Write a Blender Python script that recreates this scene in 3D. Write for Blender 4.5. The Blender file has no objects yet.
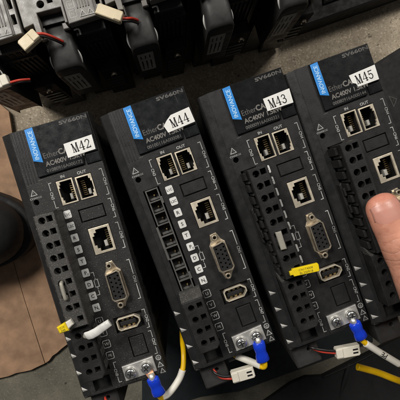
import bpy, bmesh, math, random
from mathutils import Vector, Matrix
random.seed(7)
S = 0.001                                   # everything below is written in millimetres
SC = bpy.context.scene
COL = SC.collection
PI = math.pi

# ------------------------------------------------------------------ camera, light, exposure
cam = bpy.data.cameras.new('camera'); camo = bpy.data.objects.new('camera', cam); COL.objects.link(camo)
camo.matrix_world = Matrix(((0.99892158, 0.00172641, -0.04639723, 0), (0, 0.99930845, 0.03718357, 0),
                            (0.04642934, -0.03714347, 0.99823077, 0.267), (0, 0, 0, 1)))
cam.sensor_width = 36; cam.lens = 430 / 400 * 36; cam.clip_start = 0.01; cam.clip_end = 60
SC.camera = camo
world = bpy.data.worlds.new('World'); SC.world = world; world.use_nodes = True
bg = world.node_tree.nodes['Background']; bg.inputs[0].default_value = (0.95, 0.97, 1.0, 1); bg.inputs[1].default_value = 0.055

def area(name, loc, target, sx, sy, power, col):
    l = bpy.data.lights.new(name, 'AREA'); l.shape = 'RECTANGLE'; l.size = sx; l.size_y = sy; l.energy = power; l.color = col
    o = bpy.data.objects.new(name, l); COL.objects.link(o); o.location = loc
    o.rotation_euler = (Vector(target) - Vector(loc)).to_track_quat('-Z', 'Y').to_euler()
    return o
area('ceiling_lamp', (0.66, 1.05, 1.30), (0.10, 0.10, -0.1), 0.5, 0.35, 13, (1.0, 0.955, 0.89))
area('ceiling_lamp', (-0.66, 0.60, 1.05), (-0.05, -0.02, 0), 0.5, 0.35, 17, (1.0, 0.96, 0.90))
SC.view_settings.view_transform = 'Standard'; SC.view_settings.look = 'None'
SC.view_settings.exposure = 0; SC.view_settings.gamma = 1; SC.view_settings.use_curve_mapping = False

# ------------------------------------------------------------------ materials
def lin(r, g, b):
    f = lambda c: (c / 255 / 12.92) if c <= 10 else ((c / 255 + 0.055) / 1.055) ** 2.4
    return (f(r), f(g), f(b), 1)

def material(name, base, rough=0.5, metal=0.0, dust=0.0, dust_col=(0.25, 0.24, 0.22, 1), var=0.25, bump=0.06, scale=900, bevel=0.0,
             scratch=0.0, dust_scale=1500, dust_cut=0.70, spec=0.5, sss=0.0, rough_var=0.12):
    m = bpy.data.materials.new(name); m.use_nodes = True
    nt = m.node_tree; N = nt.nodes; L = nt.links; b = N['Principled BSDF']
    tc = N.new('ShaderNodeTexCoord'); co = tc.outputs['Object']
    n1 = N.new('ShaderNodeTexNoise'); n1.inputs['Scale'].default_value = 90; n1.inputs['Detail'].default_value = 5; L.new(co, n1.inputs['Vector'])
    rmp = N.new('ShaderNodeMapRange'); rmp.inputs[1].default_value = 0.3; rmp.inputs[2].default_value = 0.7
    rmp.inputs[3].default_value = 1 - var; rmp.inputs[4].default_value = 1 + var; L.new(n1.outputs[0], rmp.inputs[0])
    mul = N.new('ShaderNodeMix'); mul.data_type = 'RGBA'; mul.blend_type = 'MULTIPLY'; mul.inputs[0].default_value = 1
    mul.inputs[6].default_value = base; L.new(rmp.outputs[0], mul.inputs[7]); col = mul.outputs[2]
    def over(fac, c):
        nonlocal col
        mx = N.new('ShaderNodeMix'); mx.data_type = 'RGBA'; L.new(fac, mx.inputs[0]); L.new(col, mx.inputs[6]); mx.inputs[7].default_value = c
        col = mx.outputs[2]
    if dust:
        # grains of dust, thicker in some patches than in others
        n2 = N.new('ShaderNodeTexNoise'); n2.inputs['Scale'].default_value = dust_scale; n2.inputs['Detail'].default_value = 2; L.new(co, n2.inputs['Vector'])
        t = N.new('ShaderNodeMapRange'); t.inputs[1].default_value = dust_cut; t.inputs[2].default_value = dust_cut + 0.07
        t.inputs[3].default_value = 0; t.inputs[4].default_value = dust; L.new(n2.outputs[0], t.inputs[0]); over(t.outputs[0], dust_col)
        n3 = N.new('ShaderNodeTexNoise'); n3.inputs['Scale'].default_value = 160; n3.inputs['Detail'].default_value = 8; n3.inputs['Roughness'].default_value = 0.75; L.new(co, n3.inputs['Vector'])
        t3 = N.new('ShaderNodeMapRange'); t3.inputs[1].default_value = 0.48; t3.inputs[2].default_value = 0.78
        t3.inputs[3].default_value = 0; t3.inputs[4].default_value = dust * 0.13; L.new(n3.outputs[0], t3.inputs[0]); over(t3.outputs[0], dust_col)
    if scratch:
        for ang, sd in ((0.5, 0), (-0.9, 3), (1.9, 6)):
            mp = N.new('ShaderNodeMapping'); mp.inputs['Rotation'].default_value = (0, 0, ang); mp.inputs['Location'].default_value = (sd, sd, 0)
            mp.inputs['Scale'].default_value = (1, 0.06, 1); L.new(co, mp.inputs['Vector'])
            ns = N.new('ShaderNodeTexNoise'); ns.inputs['Scale'].default_value = 1400; ns.inputs['Detail'].default_value = 1; L.new(mp.outputs[0], ns.inputs['Vector'])
            ts = N.new('ShaderNodeMapRange'); ts.inputs[1].default_value = 0.745; ts.inputs[2].default_value = 0.80; ts.inputs[3].default_value = 0; ts.inputs[4].default_value = scratch
            L.new(ns.outputs[0], ts.inputs[0]); over(ts.outputs[0], dust_col)
    L.new(col, b.inputs['Base Color'])
    rr = N.new('ShaderNodeMapRange'); rr.inputs[1].default_value = 0.3; rr.inputs[2].default_value = 0.7
    rr.inputs[3].default_value = max(0.05, rough - rough_var); rr.inputs[4].default_value = min(1, rough + rough_var)
    n4 = N.new('ShaderNodeTexNoise'); n4.inputs['Scale'].default_value = 210; n4.inputs['Detail'].default_value = 4; L.new(co, n4.inputs['Vector'])
    L.new(n4.outputs[0], rr.inputs[0]); L.new(rr.outputs[0], b.inputs['Roughness'])
    b.inputs['Metallic'].default_value = metal; b.inputs['Specular IOR Level'].default_value = spec
    if sss:
        b.inputs['Subsurface Weight'].default_value = sss; b.inputs['Subsurface Radius'].default_value = (0.0045, 0.0018, 0.0009); b.inputs['Subsurface Scale'].default_value = 1
    nrm = None
    if bevel:
        bv = N.new('ShaderNodeBevel'); bv.samples = 4; bv.inputs['Radius'].default_value = bevel * S; nrm = bv.outputs[0]
    if bump:
        nb = N.new('ShaderNodeTexNoise'); nb.inputs['Scale'].default_value = scale; nb.inputs['Detail'].default_value = 4; L.new(co, nb.inputs['Vector'])
        bp = N.new('ShaderNodeBump'); bp.inputs['Strength'].default_value = bump; bp.inputs['Distance'].default_value = 0.0006
        L.new(nb.outputs[0], bp.inputs['Height'])
        if nrm: L.new(nrm, bp.inputs['Normal'])
        nrm = bp.outputs[0]
    if nrm: L.new(nrm, b.inputs['Normal'])
    return m

M = {}
M['plastic'] = material('matte black plastic', (0.0155, 0.0155, 0.016, 1), 0.46, spec=0.36, dust=0.19, bump=0.14, scale=1700, bevel=0.35, dust_cut=0.685)
M['plastic_dusty'] = material('dusty black plastic', (0.0175, 0.0172, 0.0168, 1), 0.55, spec=0.36, dust=0.42, bump=0.16, scale=1700, bevel=0.35, dust_cut=0.63)
M['bezel'] = material('smooth black bezel plastic', (0.0195, 0.0195, 0.020, 1), 0.38, spec=0.40, dust=0.18, bump=0.12, scale=1900, bevel=0.4, dust_cut=0.70)
M['terminal'] = material('terminal block plastic', (0.017, 0.0167, 0.0165, 1), 0.46, spec=0.38, dust=0.26, bump=0.10, scale=1500, bevel=0.3, dust_cut=0.67)
M['terminal_dusty'] = material('dusty terminal plastic', (0.046, 0.044, 0.041, 1), 0.6, dust=0.55, bump=0.12, scale=1500, bevel=0.3, dust_cut=0.6)
M['glossy'] = material('glossy black cover', (0.008, 0.009, 0.0105, 1), 0.28, spec=0.35, rough_var=0.08, dust=0.22, bump=0.05, bevel=0.3, scratch=0.16, dust_cut=0.69)
M['glossy_clean'] = material('clean glossy black cover', (0.007, 0.0075, 0.0085, 1), 0.26, spec=0.3, rough_var=0.05, dust=0.12, bump=0.05, bevel=0.3, scratch=0.06, dust_cut=0.70)
M['hole'] = material('unlit cavity plastic', (0.006, 0.006, 0.006, 1), 0.7, bump=0)
M['chassis'] = material('black painted steel', (0.016, 0.016, 0.016, 1), 0.5, dust=0.2, bump=0.05, bevel=0.5)
M['fan_cover'] = material('dark grey plastic', (0.030, 0.029, 0.028, 1), 0.5, dust=0.15, bump=0.05, bevel=0.8)
M['blue'] = material('blue printed strip', lin(50, 136, 214), 0.35, var=0.06, bump=0.02)
M['white_print'] = material('white printed legend', (0.40, 0.40, 0.385, 1), 0.6, var=0.45, bump=0)
M['grey_print'] = material('grey printed legend', (0.085, 0.081, 0.075, 1), 0.6, var=0.4, bump=0)
M['tan_print'] = material('pale printed lettering', (0.15, 0.14, 0.125, 1), 0.6, var=0.3, bump=0)
M['pale_print'] = material('pale letters on blue', (0.45, 0.66, 0.86, 1), 0.5, var=0.1, bump=0)
M['tile'] = material('white terminal tile', (0.66, 0.66, 0.64, 1), 0.5, var=0.10, dust=0.3, dust_col=(0.2, 0.19, 0.17, 1), dust_cut=0.68, bevel=0.3)
M['ink'] = material('black ink', (0.012, 0.012, 0.012, 1), 0.6, bump=0)
M['paper'] = material('white label tape', (0.80, 0.79, 0.76, 1), 0.32, var=0.06, bump=0.05, scale=250, dust=0.22, dust_col=(0.4, 0.38, 0.34, 1), dust_cut=0.70)
M['port_metal'] = material('nickel port shell', (0.74, 0.66, 0.52, 1), 0.36, metal=0.55, var=0.28, bump=0.05, bevel=0.25)
M['gold'] = material('gold contact', (0.85, 0.62, 0.30, 1), 0.3, metal=1, bump=0)
M['brass'] = material('dull brass shell', (0.60, 0.52, 0.40, 1), 0.34, metal=0.85, var=0.3, bump=0.06, bevel=0.3)
M['steel'] = material('scuffed zinc plate', (0.66, 0.65, 0.62, 1), 0.42, metal=0.65, var=0.30, bump=0.12, scale=700, bevel=0.3)
M['screw'] = material('bright screw steel', (0.75, 0.75, 0.73, 1), 0.25, metal=0.95, var=0.2, bump=0.06, bevel=0.3)
M['copper'] = material('scraped copper', (0.75, 0.36, 0.2, 1), 0.5, metal=0.4, bump=0.1)
M['nylon'] = material('white nylon connector', (0.70, 0.66, 0.56, 1), 0.5, var=0.08, bump=0.03, bevel=0.4, dust=0.15, dust_col=(0.3, 0.27, 0.2, 1))
M['cream'] = material('cream nylon connector', (0.66, 0.56, 0.38, 1), 0.5, var=0.10, bump=0.03, bevel=0.4)
M['white_tube'] = material('white marker tube', (0.74, 0.71, 0.63, 1), 0.5, var=0.08, bump=0.03)
M['lug_blue'] = material('blue vinyl sleeve', lin(22, 62, 205), 0.28, var=0.12, bump=0.04)
M['wire_yellow'] = material('yellow wire insulation', lin(232, 186, 12), 0.4, var=0.10, bump=0.03)
M['wire_red'] = material('red wire insulation', lin(188, 62, 48), 0.4, var=0.1, bump=0.02)
M['wire_black'] = material('black wire insulation', (0.012, 0.012, 0.012, 1), 0.4, bump=0.02)
M['white_wire_and_glint'] = material('white wire and painted glint', (0.72, 0.71, 0.68, 1), 0.4, bump=0.02)  # wire stub insulation, also the glints painted on the rear fan covers
M['tag_yellow'] = material('yellow marker sleeve', lin(238, 208, 20), 0.45, var=0.06, bump=0.02)
M['jumper'] = material('grey jumper link', (0.36, 0.345, 0.29, 1), 0.42, metal=0.15, var=0.15, bump=0.04, bevel=0.3)
M['rib'] = material('lit wedge and spring tone', (0.52, 0.51, 0.48, 1), 0.45, var=0.2, bump=0.05)  # pale tone puts the light on the moulded wedges into their colour
M['rear_front'] = material('grey rear drive plastic', (0.17, 0.16, 0.145, 1), 0.40, dust=0.3, bump=0.08, scale=1500, bevel=0.4, dust_cut=0.66)
M['rear_label'] = material('dull grey rating label', (0.36, 0.35, 0.32, 1), 0.5, var=0.25, bump=0.02)
M['case'] = material('black moulded case', (0.008, 0.0075, 0.007, 1), 0.8, dust=0.08, bump=0.06)
M['header'] = material('grey header plastic', (0.085, 0.083, 0.078, 1), 0.45, dust=0.35, bump=0.05, bevel=0.2, dust_cut=0.64)
M['emboss'] = material('embossed grey edge', (0.05, 0.048, 0.044, 1), 0.5, bump=0)
M['rubber'] = material('black rubber', (0.008, 0.008, 0.0085, 1), 0.74, dust=0.12, bump=0.08, scale=500)
M['mat'] = material('dark navy foam', (0.011, 0.016, 0.019, 1), 0.7, var=0.25, dust=0.12, bump=0.1, scale=600)
M['card'] = material('brown corrugated card', (0.37, 0.225, 0.135, 1), 0.85, var=0.24, scratch=0.30, bump=0.12, scale=420, dust=0.10, dust_col=(0.16, 0.11, 0.08, 1), dust_cut=0.6, dust_scale=420, rough_var=0.05)
M['card_edge'] = material('torn card edge', (0.20, 0.14, 0.09, 1), 0.9, var=0.4, bump=0.3, scale=500)
M['skin'] = material('skin', lin(211, 150, 125), 0.44, var=0.20, bump=0.22, scale=650, sss=0.12, dust=0.25, dust_col=lin(178, 104, 84), dust_scale=300, dust_cut=0.56)
M['nail'] = material('thumbnail', lin(206, 144, 128), 0.36, var=0.05, bump=0.03, scale=200, sss=0.10)

def add_creases(m):
    nt = m.node_tree; N = nt.nodes; L = nt.links; b = N['Principled BSDF']; co = N.new('ShaderNodeTexCoord').outputs['Object']
    def math_(op, a, c=None):
        n = N.new('ShaderNodeMath'); n.operation = op
        for k, x in enumerate((a, c)):
            if x is None: continue
            if isinstance(x, (int, float)): n.inputs[k].default_value = x
            else: L.new(x, n.inputs[k])
        return n.outputs[0]
    d = N.new('ShaderNodeVectorMath'); d.operation = 'DOT_PRODUCT'; L.new(co, d.inputs[0]); d.inputs[1].default_value = (400, -917, 0)
    sdist = math_('SUBTRACT', d.outputs['Value'], 51.3)                       # millimetres from the fingertip
    mp = N.new('ShaderNodeMapping'); mp.inputs['Rotation'].default_value = (0, 0, -0.41); mp.inputs['Scale'].default_value = (1, 2.2, 1); L.new(co, mp.inputs['Vector'])
    nz = N.new('ShaderNodeTexNoise'); nz.inputs['Scale'].default_value = 70; nz.inputs['Detail'].default_value = 2; L.new(mp.outputs[0], nz.inputs['Vector'])
    w = math_('ADD', sdist, math_('MULTIPLY', math_('SUBTRACT', nz.outputs[0], 0.5), 11))
    wave = math_('POWER', math_('ABSOLUTE', math_('SINE', math_('MULTIPLY', w, 0.62))), 0.30)
    mask = math_('POWER', 2.718, math_('MULTIPLY', math_('POWER', math_('DIVIDE', math_('SUBTRACT', sdist, 33), 8.5), 2), -1))
    h = math_('MULTIPLY', wave, mask)
    bp = N.new('ShaderNodeBump'); bp.inputs['Strength'].default_value = 0.42; bp.inputs['Distance'].default_value = 0.0009; L.new(h, bp.inputs['Height'])
    old = b.inputs['Normal'].links[0].from_socket; L.new(old, bp.inputs['Normal']); L.new(bp.outputs[0], b.inputs['Normal'])
    colr = b.inputs['Base Color'].links[0].from_socket                        # the fingertip itself is redder than the rest
    fac = math_('MULTIPLY', math_('POWER', 2.718, math_('MULTIPLY', sdist, -0.06)), 0.42)
    mx = N.new('ShaderNodeMix'); mx.data_type = 'RGBA'; mx.clamp_factor = True; L.new(fac, mx.inputs[0]); L.new(colr, mx.inputs[6]); mx.inputs[7].default_value = lin(196, 112, 96); L.new(mx.outputs[2], b.inputs['Base Color'])
add_creases(M['skin'])

def floor_material(name, base, dark, light, cut_d, cut_l, stain):
    m = bpy.data.materials.new(name); m.use_nodes = True
    nt = m.node_tree; N = nt.nodes; L = nt.links; b = N['Principled BSDF']; b.inputs['Roughness'].default_value = 0.85
    co = N.new('ShaderNodeTexCoord').outputs['Object']; col = None
    def noise(scale, detail=3, rough=0.5):
        n = N.new('ShaderNodeTexNoise'); n.inputs['Scale'].default_value = scale; n.inputs['Detail'].default_value = detail; n.inputs['Roughness'].default_value = rough
        L.new(co, n.inputs['Vector']); return n.outputs[0]
    def ramp(x, a, c, lo, hi):
        r = N.new('ShaderNodeMapRange'); r.inputs[1].default_value = a; r.inputs[2].default_value = c; r.inputs[3].default_value = lo; r.inputs[4].default_value = hi
        L.new(x, r.inputs[0]); return r.outputs[0]
    def mix(fac, a, c):
        x = N.new('ShaderNodeMix'); x.data_type = 'RGBA'; L.new(fac, x.inputs[0])
        if isinstance(a, tuple): x.inputs[6].default_value = a
        else: L.new(a, x.inputs[6])
        x.inputs[7].default_value = c; return x.outputs[2]
    c = mix(ramp(noise(28, 6, 0.65), 0.35, 0.68, 0, 0.8), base, stain); c = mix(ramp(noise(11, 8, 0.7), 0.47, 0.62, 0, 0.6), c, dark); c = mix(ramp(noise(17, 7, 0.75), 0.56, 0.66, 0, 0.35), c, light)
    c = mix(ramp(noise(520, 3), cut_l, cut_l + 0.1, 0, 0.7), c, light)
    c = mix(ramp(noise(430, 3, 0.6), cut_d, cut_d + 0.1, 0, 0.75), c, dark)
    c = mix(ramp(noise(190, 2), 0.72, 0.75, 0, 0.8), c, (dark[0] * 0.4, dark[1] * 0.4, dark[2] * 0.4, 1))
    L.new(c, b.inputs['Base Color'])
    bp = N.new('ShaderNodeBump'); bp.inputs['Strength'].default_value = 0.35; bp.inputs['Distance'].default_value = 0.001
    L.new(noise(420, 5, 0.6), bp.inputs['Height']); L.new(bp.outputs[0], b.inputs['Normal'])
    return m
M['floor'] = floor_material('speckled tan floor', (0.50, 0.42, 0.31, 1), (0.21, 0.17, 0.12, 1), (0.66, 0.57, 0.44, 1), 0.55, 0.56, (0.30, 0.25, 0.185, 1))
M['slab'] = floor_material('grey green concrete', (0.22, 0.20, 0.15, 1), (0.09, 0.084, 0.065, 1), (0.26, 0.24, 0.19, 1), 0.60, 0.58, (0.10, 0.096, 0.075, 1))

# ------------------------------------------------------------------ mesh helpers (u right, v down the drive, z towards the viewer; millimetres)
class MB:
    def __init__(self):
        self.bm = bmesh.new(); self.mats = []
    def mi(self, mat):
        m = M[mat]
        if m not in self.mats: self.mats.append(m)
        return self.mats.index(m)
    def V(self, u, v, z): return self.bm.verts.new((u * S, -v * S, z * S))
    def face(self, vs, i, smooth=False):
        try:
            f = self.bm.faces.new(vs); f.material_index = i; f.smooth = smooth; return f
        except ValueError: return None
    def box(self, u0, v0, u1, v1, z0, z1, mat, ch=0.0):
        self.prism([(u0, v0), (u1, v0), (u1, v1), (u0, v1)], z0, z1, mat, ch)
    def prism(self, poly, z0, z1, mat, ch=0.0, top=None):
        i = self.mi(mat); it = self.mi(top) if top else i
        n = len(poly)
        if ch:
            lo = [self.V(u, v, z0) for u, v in poly]; mid = [self.V(u, v, z1 - ch) for u, v in poly]; hi = [self.V(u, v, z1) for u, v in inset(poly, ch)]
            rows = [lo, mid, hi]
        else:
            rows = [[self.V(u, v, z0) for u, v in poly], [self.V(u, v, z1) for u, v in poly]]
        for a, b in zip(rows, rows[1:]):
            for k in range(n): self.face([a[k], a[(k + 1) % n], b[(k + 1) % n], b[k]], i)
        self.face(rows[-1], it); self.face(rows[0][::-1], i)
    def plate(self, outer, holes, z0, z1, mat, floor_mat=None, ch=0.0):
        """flat plate with pockets; a hole is (poly, depth) or (poly, None) for right through"""
        i = self.mi(mat); fi = self.mi(floor_mat or mat); bm = self.bm
        loops = [[self.V(u, v, z1) for u, v in (inset(outer, ch) if ch else outer)]]
        for poly, d in holes: loops.append([self.V(u, v, z1) for u, v in poly])
        edges = []
        for lp in loops:
            for k in range(len(lp)): edges.append(bm.edges.new((lp[k], lp[(k + 1) % len(lp)])))
        r = bmesh.ops.triangle_fill(bm, use_beauty=True, use_dissolve=False, edges=edges, normal=(0, 0, 1))
        for g in r['geom']:
            if isinstance(g, bmesh.types.BMFace): g.material_index = i
        def wall(a, b, m):
            n = len(a)
            for k in range(n): self.face([a[k], a[(k + 1) % n], b[(k + 1) % n], b[k]], m)
        lo = [self.V(u, v, z0) for u, v in outer]
        if ch:
            mid = [self.V(u, v, z1 - ch) for u, v in outer]; wall(loops[0], mid, i); wall(mid, lo, i)
        else: wall(loops[0], lo, i)
        through = []
        for (poly, d), lp in zip(holes, loops[1:]):
            b = [self.V(u, v, z0 if d is None else z1 - d) for u, v in poly]; wall(lp, b, i)
            if d is None: through.append(b)
            else: self.face(b, fi)
        if through:
            ed = []
            for lp in [lo] + through:
                for k in range(len(lp)): ed.append(bm.edges.get((lp[k], lp[(k + 1) % len(lp)])) or bm.edges.new((lp[k], lp[(k + 1) % len(lp)])))
            r = bmesh.ops.triangle_fill(bm, use_beauty=True, edges=ed, normal=(0, 0, -1))
            for g in r['geom']:
                if isinstance(g, bmesh.types.BMFace): g.material_index = i
        else: self.face(lo, i)
    def cyl(self, u, v, r, z0, z1, mat, n=20, ch=0.0, r1=None):
        i = self.mi(mat); rows = [(r, z0)]
        rt = r if r1 is None else r1
        rows += [(rt, z1 - ch), (rt - ch, z1)] if ch else [(rt, z1)]
        rings = [[self.V(u + q * math.cos(2 * PI * k / n), v + q * math.sin(2 * PI * k / n), z) for k in range(n)] for q, z in rows]
        for a, b in zip(rings, rings[1:]):
            for k in range(n): self.face([a[k], a[(k + 1) % n], b[(k + 1) % n], b[k]], i, True)
        self.face(rings[0][::-1], i); self.face(rings[-1], i)
    def tube(self, pts, r, mat, n=12, smooth=6, rend=None):
        i = self.mi(mat); P = [Vector(p) for p in pts]
        if smooth and len(P) > 2:
            Q = []
            for k in range(len(P) - 1):
                a = P[max(k - 1, 0)]; b = P[k]; c = P[k + 1]; d = P[min(k + 2, len(P) - 1)]
                for t in range(smooth):
                    t /= smooth
                    Q.append(0.5 * ((2 * b) + (c - a) * t + (2 * a - 5 * b + 4 * c - d) * t * t + (3 * b - a - 3 * c + d) * t ** 3))
            Q.append(P[-1]); P = Q
        rings = []; side = None
        for k, p in enumerate(P):
            t = (P[min(k + 1, len(P) - 1)] - P[max(k - 1, 0)]).normalized()
            if side is None: side = t.cross(Vector((0, 0, 1)) if abs(t.z) < 0.9 else Vector((1, 0, 0))).normalized()
            side = (side - t * side.dot(t)).normalized(); up = t.cross(side)
            rr = r if not callable(r) else r(k / (len(P) - 1))
            rings.append([self.V(*(p + rr * (math.cos(2 * PI * j / n) * side + math.sin(2 * PI * j / n) * up))) for j in range(n)])
        for a, b in zip(rings, rings[1:]):
            for k in range(n): self.face([a[k], a[(k + 1) % n], b[(k + 1) % n], b[k]], i, True)
        self.face(rings[0][::-1], i); self.face(rings[-1], i)
    def stroke(self, pts, w, z, mat, closed=False):
        """flat printed line"""
        i = self.mi(mat); n = len(pts); rng = range(n if closed else n - 1)
        for k in rng:
            a = Vector(pts[k]); b = Vector(pts[(k + 1) % n]); d = (b - a)
            if d.length < 1e-6: continue
            d.normalize(); o = Vector((-d.y, d.x)) * w / 2; e = d * w / 2
            q = [a - e + o, b + e + o, b + e - o, a - e - o]
            self.face([self.V(x.x, x.y, z + 0.004 * (k % 3)) for x in q], i)
    def text(self, s, u, v, h, z, mat, rot=0.0, wid=1.0, align=0.5, bold=0.0):
        """h = capital height; (u,v) = middle of the line (align 0.5) or its left end (0); rot turns it clockwise as read"""
        i = self.mi(mat); vs, fs, x0, x1 = glyphs(s, bold); k = h / 0.70
        c, sn = math.cos(rot), math.sin(rot)
        cx = x0 + (x1 - x0) * align
        vv = []
        for x, y in vs:
            X = (x - cx) * k * wid; Y = -(y - 0.35) * k
            vv.append(self.V(u + X * c - Y * sn, v + X * sn + Y * c, z))
        for f in fs: self.face([vv[j] for j in f], i)
    def done(self, name, parent=None, recalc=True):
        if recalc: bmesh.ops.recalc_face_normals(self.bm, faces=self.bm.faces[:])
        me = bpy.data.meshes.new(name); self.bm.to_mesh(me); self.bm.free()
        for m in self.mats: me.materials.append(m)
        o = bpy.data.objects.new(name, me); COL.objects.link(o)
        if parent: o.parent = parent
        return o

def inset(poly, d):
    n = len(poly); area2 = sum(poly[k][0] * poly[(k + 1) % n][1] - poly[(k + 1) % n][0] * poly[k][1] for k in range(n)); sg = 1 if area2 > 0 else -1
    out = []
    for k in range(n):
        p0, p1, p2 = Vector(poly[k - 1]), Vector(poly[k]), Vector(poly[(k + 1) % n])
        a = (p1 - p0).normalized(); b = (p2 - p1).normalized()
        na = Vector((-a.y, a.x)) * sg; nb = Vector((-b.y, b.x)) * sg
        m = na + nb; den = max(0.3, 1 + na.dot(nb)); q = p1 + m * d / den; out.append((q.x, q.y))
    return out
def rect(u0, v0, u1, v1): return [(u0, v0), (u1, v0), (u1, v1), (u0, v1)]
def rrect(u0, v0, u1, v1, r, n=4):
    out = []
    for cx, cy, a0 in ((u1 - r, v0 + r, -PI / 2), (u1 - r, v1 - r, 0), (u0 + r, v1 - r, PI / 2), (u0 + r, v0 + r, PI)):
        for k in range(n + 1):
            a = a0 + k / n * PI / 2; out.append((cx + r * math.cos(a), cy + r * math.sin(a)))
    return out
def circ(u, v, r, n=20): return [(u + r * math.cos(2 * PI * k / n), v + r * math.sin(2 * PI * k / n)) for k in range(n)]

_G = {}
def glyphs(s, bold=0.0):
    key = (s, bold)
    if key not in _G:
        cu = bpy.data.curves.new('t', 'FONT'); cu.body = s; cu.size = 1; cu.resolution_u = 3; cu.offset = bold
        o = bpy.data.objects.new('t', cu); COL.objects.link(o)
        dg = bpy.context.evaluated_depsgraph_get(); me = bpy.data.meshes.new_from_object(o.evaluated_get(dg))
        vs = [(p.co.x, p.co.y) for p in me.vertices]; fs = [tuple(f.vertices) for f in me.polygons]
        xs = [p[0] for p in vs] or [0]
        _G[key] = (vs, fs, min(xs), max(xs))
        bpy.data.objects.remove(o); bpy.data.curves.remove(cu); bpy.data.meshes.remove(me)
    return _G[key]

# upright serif numerals for the name stickers: strokes in a unit box (x right, y up), each with a width
def arc(cx, cy, rx, ry, a0, a1, n=12): return [(cx + rx * math.cos(math.radians(a0 + (a1 - a0) * k / n)), cy + ry * math.sin(math.radians(a0 + (a1 - a0) * k / n))) for k in range(n + 1)]
SERIF = {
 'M': [([(0.08, 0.02), (0.08, 0.98)], .05), ([(0.10, 0.98), (0.36, 0.03)], .13), ([(0.36, 0.03), (0.60, 0.98)], .045), ([(0.64, 0.02), (0.64, 0.98)], .13),
       ([(-0.02, 0.02), (0.20, 0.02)], .045), ([(0.52, 0.02), (0.77, 0.02)], .045), ([(-0.02, 0.98), (0.12, 0.98)], .045), ([(0.62, 0.98), (0.77, 0.98)], .045)],
 '4': [([(0.44, 0.98), (0.02, 0.30)], .05), ([(0.02, 0.28), (0.62, 0.28)], .06), ([(0.45, 0.98), (0.45, 0.02)], .12), ([(0.30, 0.02), (0.60, 0.02)], .045)],
 '2': [(arc(.29, .74, .23, .24, 170, -35), .09), ([(.48, .60), (.30, .34), (.08, .06)], .07), ([(.06, .05), (.54, .05)], .11), ([(.54, .05), (.57, .22)], .05)],
 '3': [(arc(.27, .76, .21, .22, 160, -80), .085), (arc(.27, .29, .25, .27, 85, -160), .09), ([(.20, .54), (.30, .54)], .05)],
 '5': [([(.12, .93), (.52, .93)], .10), ([(.12, .95), (.09, .52)], .05), (arc(.27, .31, .25, .29, 125, -155), .09)],
}
def serif(mb, s, u, v, h, z, rot, mat='ink', step=0.80):
    c, sn = math.cos(rot), math.sin(rot)
    for k, ch in enumerate(s):
        off = (k * step + (0.10 if k else 0)) * h * 0.92
        for pts, w in SERIF[ch]:
            q = []
            for x, y in pts:
                X = off + x * h * 0.92; Y = -(y - 0.5) * h
                q.append((u + X * c - Y * sn, v + X * sn + Y * c))
            mb.stroke(q, (w * 1.12 + .012) * h, z, mat)

def thing(name, label, cat, loc=(0, 0, 0), rz=0.0, group=None):
    o = bpy.data.objects.new(name, None); o.empty_display_size = 0.02; COL.objects.link(o)
    o.location = [c * S for c in loc]; o.rotation_euler = (0, 0, rz); tag(o, label, cat, group); return o
def tag(o, label, cat, group=None):
    o['label'] = label; o['category'] = cat
    if group: o['group'] = group
    return o

FLOOR = -182.0; BASE = -176.0
# ------------------------------------------------------------------ the setting
mb = MB(); mb.prism([(-2600, -2600), (2600, -2600), (2600, 2600), (-2600, 2600)], FLOOR - 20, FLOOR, 'floor'); o = mb.done('floor'); o['kind'] = 'structure'
mb = MB(); mb.prism([(-1600, 148), (-150, 152), (60, 150), (1600, 40), (1600, 1600), (-1600, 1600)], FLOOR - 10, FLOOR + 3, 'slab'); o = mb.done('concrete_slab'); o['kind'] = 'structure'

# ------------------------------------------------------------------ servo drives of the front row
RJ_STEPS = [(0.30, 0.0), (0.30, 0.14), (0.17, 0.14), (0.17, 0.28), (0.06, 0.28), (0.06, 0.70), (0.17, 0.70), (0.17, 0.86), (0.30, 0.86), (0.30, 1.0)]
def network_port(parent, u0, v0, u1, v1, side, frame, label, step=1.0):
    """stepped jack opening; side -1 = latch towards the left edge"""
    a0, b0, a1, b1 = u0 + frame, v0 + frame, u1 - frame, v1 - frame
    w, h = a1 - a0, b1 - b0
    st = [(x * step * (w + frame) - frame * 0.6, y * h) for x, y in RJ_STEPS]
    if side < 0: op = [(a0 + x, b0 + y) for x, y in st][::-1] + [(a1, b0), (a1, b1)]
    else: op = [(a1 - x, b0 + y) for x, y in st] + [(a0, b1), (a0, b0)]
    m = MB(); m.plate(rect(u0, v0, u1, v1), [(op, None)], -1.2, 0.35, 'port_metal', ch=0.15)
    m.box(u0 + .05, v0 + .05, u1 - .05, v1 - .05, -12, -11, 'hole')
    for a in ((u0 + .05, v0 + .05, u0 + .5, v1 - .05), (u1 - .5, v0 + .05, u1 - .05, v1 - .05), (u0 + .55, v0 + .05, u1 - .55, v0 + .5), (u0 + .55, v1 - .5, u1 - .55, v1 - .05)):
        m.box(*a, -11, -1.25, 'hole')
    o = m.done('network_port', parent); o['label'] = label
    # contacts and the moulded tongue inside
    m = MB(); e0 = a1 - 3.2 if side < 0 else a0 + 0.6
    for k in range(8):
        v = b0 + h * (0.16 + 0.68 * k / 7); m.box(e0, v - .22, e0 + 2.6, v + .22, -6.0 - 0.02 * k, -5.5 - 0.02 * k, 'gold')
    m.done('contact_row', o)
    m = MB(); m.box(a0 + w * .48, b0 + h * .60, a0 + w * .70, b0 + h * .88, -10.9, -4.4, 'rear_label', ch=.3); m.done('tongue', o)
    return o

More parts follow.
